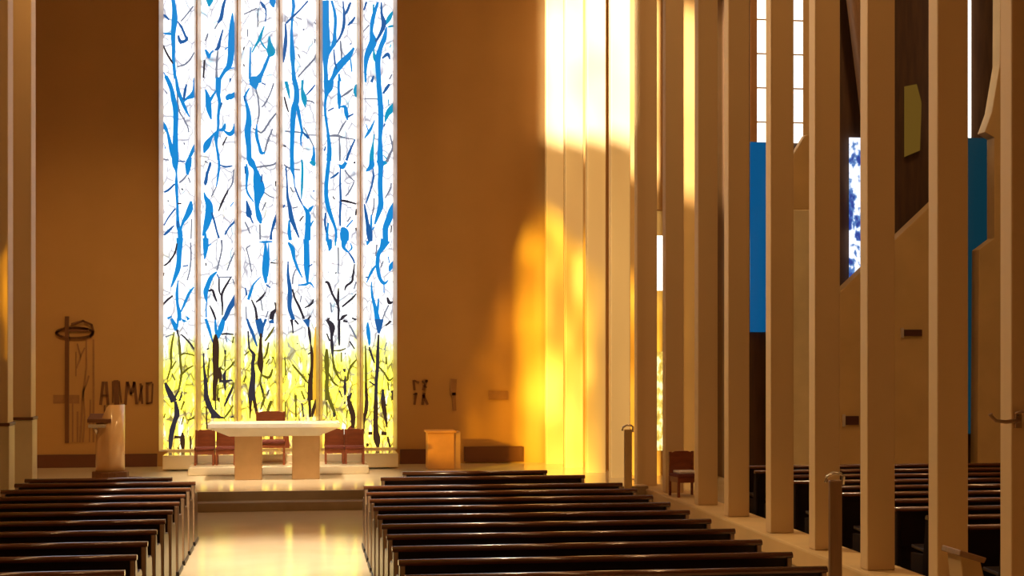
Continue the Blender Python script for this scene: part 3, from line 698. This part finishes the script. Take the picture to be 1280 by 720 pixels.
# ------------------------------------------------------------------ altar
AY = 24.9
ax = atx(343, AY)
t = thing('altar', 'pale stone altar table with tapered top on two tan block legs', 'altar', (ax, AY, PLZ))
bm = bmesh.new()
hw = (atx(425, AY)-atx(260, AY))/2
def lvl(z, hx, y0, y1): return [bm.verts.new(p) for p in ((-hx, y0, z), (hx, y0, z), (hx, y1, z), (-hx, y1, z))]
levels = [lvl(.955, hw, -.15, .75), lvl(.875, hw, -.15, .75), lvl(.86, hw-.05, -.10, .70), lvl(.73, hw-.34, .08, .55)]
bm.faces.new(levels[0]); bm.faces.new(levels[-1][::-1])
for a, b in zip(levels, levels[1:]):
    for k in range(4): bm.faces.new((a[k], b[k], b[(k+1) % 4], a[(k+1) % 4]))
obj('altar_top', bm, M['altar'], t, .01)
for a, b in ((293.5, 327.5), (365, 399.5)):
    box('leg', atx(a, AY+.2)-ax, atx(b, AY+.2)-ax, .12, .52, 0, .735, M['pedestal'], t, .01)

# ------------------------------------------------------------------ chairs behind the altar
def make_chair(w=.46, h=.86, arms=False, name='sanctuary_chair', sh=.40, d=.20):
    t = thing(name, 'x', 'chair')
    box('seat', -w/2, w/2, -d-.02, d, sh, sh+.05, M['chairseat'], t, .012)
    low = sh+.10 if h > .7 else sh+.04
    bm = bmesh.new(); bm_prism(bm, [(-w/2+.03, low), (w/2-.03, low), (w/2-.03, h-.01), (w/4, h+.015), (-w/4, h+.015), (-w/2+.03, h-.01)], 'y', d-.035, d-.005)
    for s in (-1, 1): bm_box(bm, s*(w/2-.02)-.02, s*(w/2-.02)+.02, d-.04, d+.005, sh+.04, h+.01)
    obj('backrest', bm, M['chair'], t, .006)
    bm = bmesh.new(); bm_box(bm, -w/2+.01, w/2-.01, -d, d-.02, sh-.08, sh); obj('apron', bm, M['chair'], t)
    for sx in (-1, 1):
        for y in (-d+.01, d-.01):
            bm = bmesh.new(); bm_box(bm, sx*(w/2-.02)-.018, sx*(w/2-.02)+.018, y-.018, y+.018, 0, sh); obj('leg', bm, M['chair'], t, .004)
        if arms:
            bm = bmesh.new(); bm_box(bm, sx*(w/2)-.025, sx*(w/2)+.025, -d-.01, d-.01, sh+.24, sh+.28); bm_box(bm, sx*w/2-.02, sx*w/2+.02, -d, -d+.04, sh+.02, sh+.24)
            obj('armrest', bm, M['chair'], t, .006)
    index_kids(t); return t
c0 = make_chair(.35, .60, False, 'sanctuary_chair', .27, .17)
spots = [(256, 26.62, 'far left chair'), (282.5, 26.65, 'left chair next to the altar leg'), (418, 26.65, 'right chair next to the altar leg'), (443, 26.6, 'far right chair')]
for i, (px, y, l) in enumerate(spots):
    o = c0 if i == 0 else copy_tree(c0)
    o.location = (atx(px, y), y, .42)
    tag(o, f'reddish wooden chair behind the altar, {l} seen beside it', 'chair', 'chairs behind the altar')
pc = make_chair(.52, .92, True, 'presider_chair', .38, .24); pc.location = (atx(338, 26.65), 26.65, .42)
tag(pc, 'taller reddish armchair behind the middle of the altar, between its legs', 'chair')
lc = make_chair(.40, .66, False, 'side_chair', .30, .18); lc.location = (atx(854, 21.75)+.02, 21.7, .24); lc.rotation_euler = (0, 0, R(8))
tag(lc, 'small reddish wooden chair standing among the columns on the right', 'chair')
box('cushion', -.15, .15, -.15, .13, .35, .39, M['frame'], lc, .01)['label'] = 'pale cushion'

# ------------------------------------------------------------------ lectern on the left
lx = atx(138, 25.1)
t = thing('lectern', 'tan curved lectern with dark sloping book rest left of the altar', 'lectern', (lx, 25.1, PLZ))
bm = bmesh.new()
n = 20; ro, ri = .235, .20
def shelltop(a): return 1.02+.26*max(0, math.sin(a-.9))**.6 if a > .9 else 1.02
rings = []
for k in range(n+1):
    a = math.pi*1.15*k/n-.1       # open toward the reader
    u = math.pi*k/n
    top = 1.0+(.27 if u < 1.5 else .27*max(0, 1-(u-1.5)*2.2))
    rings.append([bm.verts.new((math.cos(a)*r_, -math.sin(a)*r_, z)) for r_, z in ((ro, .06), (ro, top), (ri, top), (ri, .06))])
for a, b in zip(rings, rings[1:]):
    for k in range(4):
        f = bm.faces.new((a[k], b[k], b[(k+1) % 4], a[(k+1) % 4])); f.smooth = True
bm.faces.new(rings[0]); bm.faces.new(rings[-1][::-1])
obj('shell', bm, M['acryl'], t)
bm = bmesh.new(); bm_prism(bm, [(-.25, .98), (.12, 1.06), (.12, 1.12), (-.25, 1.04)], 'x', -.34, .04); obj('book_rest', bm, M['bronze'], t, .008)
bm = bmesh.new(); bm_box(bm, -.32, -.04, -.26, -.16, .90, .955); bm_tube(bm, [(-.22, -.2, .9), (-.2, -.12, .82), (-.12, -.05, .78)], .03); obj('book_rest_bracket', bm, M['metal'], t)
bm = bmesh.new(); bm_prism(bm, [(math.cos(k*math.pi/8)*.30, math.sin(k*math.pi/8)*.30) for k in range(16)], 'z', 0, .17); obj('base', bm, M['bronze'], t, .01)
t = thing('floor_light', 'small low dark floor light with a pale lens right of the lectern', 'light', (atx(168, 24.9), 24.9, PLZ))
bm = bmesh.new(); bm_tube(bm, [(-.12, 0, .05), (.12, 0, .05)], .045); obj('housing', bm, M['bronze'], t)
bm = bmesh.new(); bm_tube(bm, [(-.10, -.05, .05), (-.10, -.03, .05)], .035); obj('lens', bm, M['metal'], t)

# tabernacle pedestal on the right
px = atx(554, 26.8)
t = thing('tabernacle_stand', 'orange tan block stand by the golden wall right of the great window', 'stand', (px, 26.8, PLZ))
hw = (atx(570, 26.8)-atx(537, 26.8))/2
box('block', -hw-.04, hw-.04, 0, .45, 0, .66, M['frontal'], t, .01)
box('top_slab', -hw-.07, hw, -.03, .48, .66, .70, M['frontal'], t, .008)
box('side_panel', hw-.04, hw+.08, .05, .40, 0, .68, M['pedestal'], t, .01)

# ------------------------------------------------------------------ wall reliefs
def strokes(bm, L, Y, th=.03):
    for (w, *pts) in L:
        p = [(atx(a, Y), atz(a, b, Y)) for a, b in pts]
        for (xa, za), (xb, zb) in zip(p, p[1:]):
            l = math.hypot(xb-xa, zb-za) or 1; nx, nz = -(zb-za)/l*w/2, (xb-xa)/l*w/2
            ex, ez = (xb-xa)/l*w*.3, (zb-za)/l*w*.3
            bm_prism(bm, [(xa+nx-ex, za+nz-ez), (xb+nx+ex, zb+nz+ez), (xb-nx+ex, zb-nz+ez), (xa-nx-ex, za-nz-ez)], 'y', Y-th, Y-.001)
def loop(cx, cy, rx, ry, n=20, a0=0, a1=360):
    return [(cx+rx*math.cos(R(a0+(a1-a0)*k/n)), cy+ry*math.sin(R(a0+(a1-a0)*k/n))) for k in range(n+1)]
t = thing('wall_cross', 'tall dark metal cross relief with looped crossbar on the left altar wall', 'cross')
bm = bmesh.new(); strokes(bm, [(.07, (84, 397), (84, 552))], WY, .05); obj('upright', bm, M['bronze'], t)
bm = bmesh.new(); strokes(bm, [(.04, *loop(93.5, 416, 23, 6.5, 24)), (.07, (82, 412), (109, 412)), (.035, (90, 405), (104, 401), (115, 406), (117, 414), (113, 421))], WY, .04)
obj('crossbar_loop', bm, M['bronze'], t)
bm = bmesh.new()
strokes(bm, [(.035, (108, 425), (108, 460), (103, 500), (100, 552)), (.035, (117, 425), (117, 552)), (.03, (97, 430), (101, 445), (96, 460)), (.025, (101, 445), (106, 435)),
             (.03, (111, 470), (104, 490), (106, 520), (104, 552)), (.025, (91, 500), (91, 552)), (.025, (113, 500), (112, 552)), (.02, (95, 440), (95, 470)), (.03, (97, 515), (97, 552))], WY, .025)
obj('inner_tracery', bm, M['bronze2'], t)
bm = bmesh.new(); strokes(bm, [(.16, (70, 499), (96, 499))], WY, .012); obj('side_lozenge', bm, M['bronze2'], t)
G1 = [('first', [(.05, (126, 505), (129, 478)), (.05, (133, 478), (135, 505)), (.03, (127, 494), (134, 494)), (.03, (131, 507), (131, 515))]),
      ('second', [(.09, (145, 477), (146, 504)), (.03, (141, 477), (141, 503)), (.03, (149, 477), (152, 503))]),
      ('third', [(.05, (157, 505), (159, 478)), (.045, (160, 478), (164, 492)), (.045, (164, 492), (168, 478)), (.05, (168, 478), (171, 504))]),
      ('fourth', [(.04, (176, 480), (178, 504)), (.03, (174, 500), (178, 482))]),
      ('fifth', [(.05, (184, 479), (184, 504)), (.03, (184, 479), (190, 478)), (.03, (184, 504), (190, 503)), (.03, (191, 480), (190, 502))])]
for nme, L in G1:
    bm = bmesh.new(); strokes(bm, L, WY, .03)
    tag(obj('wall_glyph', bm, M['bronze']), f'dark metal upright sign on the left altar wall, {nme} of five from the cross', 'sign', 'dark signs right of the cross')
G2 = [('upper left', [(.045, (517, 476), (518, 487)), (.04, (518, 476), (523, 478))]), ('upper right', [(.05, (529, 487), (533, 476)), (.04, (528, 477), (534, 476)), (.03, (529, 482), (533, 484))]),
      ('lower left', [(.045, (520, 492), (518, 505)), (.03, (517, 493), (521, 492))]), ('lower right', [(.05, (530, 492), (528, 505)), (.05, (529, 494), (534, 505))])]
for nme, L in G2:
    bm = bmesh.new(); strokes(bm, L, WY, .03)
    tag(obj('wall_glyph', bm, M['bronze']), f'small dark metal sign right of the great window, {nme} of four', 'sign', 'four small signs right of the window')
bm = bmesh.new(); strokes(bm, [(.12, (567, 476), (566, 492)), (.07, (567, 492), (568, 512))], WY, .03)
tag(obj('wall_relief', bm, M['bronze2']), 'narrow brown upright relief above the block stand', 'relief')
box_ = bmesh.new(); strokes(box_, [(.17, (614, 494), (631, 494))], WY, .03)
tag(obj('wall_plaque', box_, M['bronze2']), 'small brown oblong plaque on the altar wall near the golden columns', 'plaque')

# ------------------------------------------------------------------ slender posts beside the columns
def post(px, y, ztop, label, flip=1, pm='postw'):
    t = thing('handrail_post', label, 'handrail', (atx(px, y), y, 0))
    box('post', -.055, .055, -.03, .03, 0, ztop-.06, M[pm], t, .012)
    bm = bmesh.new()
    bm_tube(bm, [(-.085*flip, 0, ztop-.08), (-.075*flip, 0, ztop-.03), (-.02*flip, 0, ztop), (.05*flip, 0, ztop-.005), (.075*flip, 0, ztop-.03), (.07*flip, 0, ztop-.10)], .016)
    obj('curved_cap', bm, M['metal'], t)
post(1044, 12.3, 1.37, 'slim brown post with pale curved cap standing beside the nearest right pews')
post(785, 20.9, 1.36, 'slim tan post with curved cap among the far right columns', 1, 'tan')
fy = 5.6*2.010-.2
t = thing('wall_bracket', 'bronze curved bracket fixed to the rightmost column', 'bracket', (5.62, fy-.0, 1.88))
bm = bmesh.new(); bm_tube(bm, [(.03, -.03, .0), (-.09, -.04, -.01), (-.17, -.04, .0), (-.21, -.04, .035), (-.22, -.04, .055)], [.02, .016, .014, .014, .018]); obj('arm', bm, M['postw'], t)
bm = bmesh.new(); bm_box(bm, .0, .05, -.03, 0, -.06, .06); bm_tube(bm, [(.02, -.03, .04), (-.01, -.06, .06), (.05, -.06, .075)], .012); obj('mounting', bm, M['postw'], t)

t = thing('book_stand', 'low tan wooden book stand in front of the right columns, cut by the bottom edge', 'stand', (atx(1203, 10.6), 10.6, 0))
bm = bmesh.new(); bm_prism(bm, [(-.10, .90), (.10, .84), (.12, .88), (-.09, .945)], 'y', -.16, .16); obj('top_board', bm, M['postw'], t, .008)
bm = bmesh.new(); bm_prism(bm, [(-.07, .90), (.09, .85), (.30, 0), (.02, 0)], 'y', -.12, .12); obj('slanted_body', bm, M['tan'], t, .01)

# ------------------------------------------------------------------ light
wd = bpy.data.worlds.new('world'); sc.world = wd; wd.use_nodes = True
bg = wd.node_tree.nodes['Background']; bg.inputs[0].default_value = (1, .9, .75, 1); bg.inputs[1].default_value = .6
sd = bpy.data.lights.new('sun', 'SUN'); sd.energy = 34; sd.angle = R(1.6); sd.color = (1, .90, .72)
so = bpy.data.objects.new('sun', sd); col.objects.link(so)
d = Vector((1, 1.2, -.30)).normalized(); so.rotation_euler = d.to_track_quat('-Z', 'Y').to_euler(); so.location = (-20, 0, 15)
def lamp(x, y, z, p, size, c=(1, .60, .26), rot=(0, 0, 0)):  # unseen fill lamps, added for warm ambient light
    ld = bpy.data.lights.new('ceiling_fill', 'AREA'); ld.energy = p; ld.size = size; ld.color = c; ld.shape = 'DISK'
    o = bpy.data.objects.new('ceiling_fill', ld); col.objects.link(o); o.location = (x, y, z); o.rotation_euler = rot
for y in (4, 11, 18): lamp(-.5, y, CE-.2, 120, 1.2)
lamp(9.5, 12, CE-.2, 260, 1.2); lamp(9.5, 20, CE-.2, 260, 1.2)
def spot(x, y, z, tx, ty, tz, p, ang, c=(1, .62, .24)):  # unseen spots, added to brighten chosen areas
    ld = bpy.data.lights.new('fill_spot', 'SPOT'); ld.energy = p; ld.spot_size = R(ang); ld.spot_blend = 1; ld.shadow_soft_size = .25; ld.color = c
    o = bpy.data.objects.new('fill_spot', ld); col.objects.link(o); o.location = (x, y, z)
    o.rotation_euler = (Vector((tx, ty, tz))-Vector((x, y, z))).to_track_quat('-Z', 'Y').to_euler()
spot(-2.5, 19, CE-.4, -3.9, 28.2, .3, 2600, 38)  # added wash over the lower altar wall, left side
spot(1.5, 19, CE-.4, 3.0, 28.2, .6, 1200, 42)
spot(-.3, 16, CE-.4, -.3, 17.6, 0, 17000, 21, (1, .85, .64))  # added pool of light for the aisle floor
spot(-.3, 21, CE-.4, -.4, 25.2, .6, 15000, 22, (1, .86, .64))  # added light for the altar and sanctuary floor
spot(-3.0, 22, CE-1, 5.6, 13.5, 2.5, 4200, 60, (1, .74, .42))  # added fill for the column faces towards the nave
vs = sc.view_settings; vs.view_transform = 'Standard'; vs.look = 'None'; vs.exposure = 0; vs.gamma = 1; vs.use_curve_mapping = False
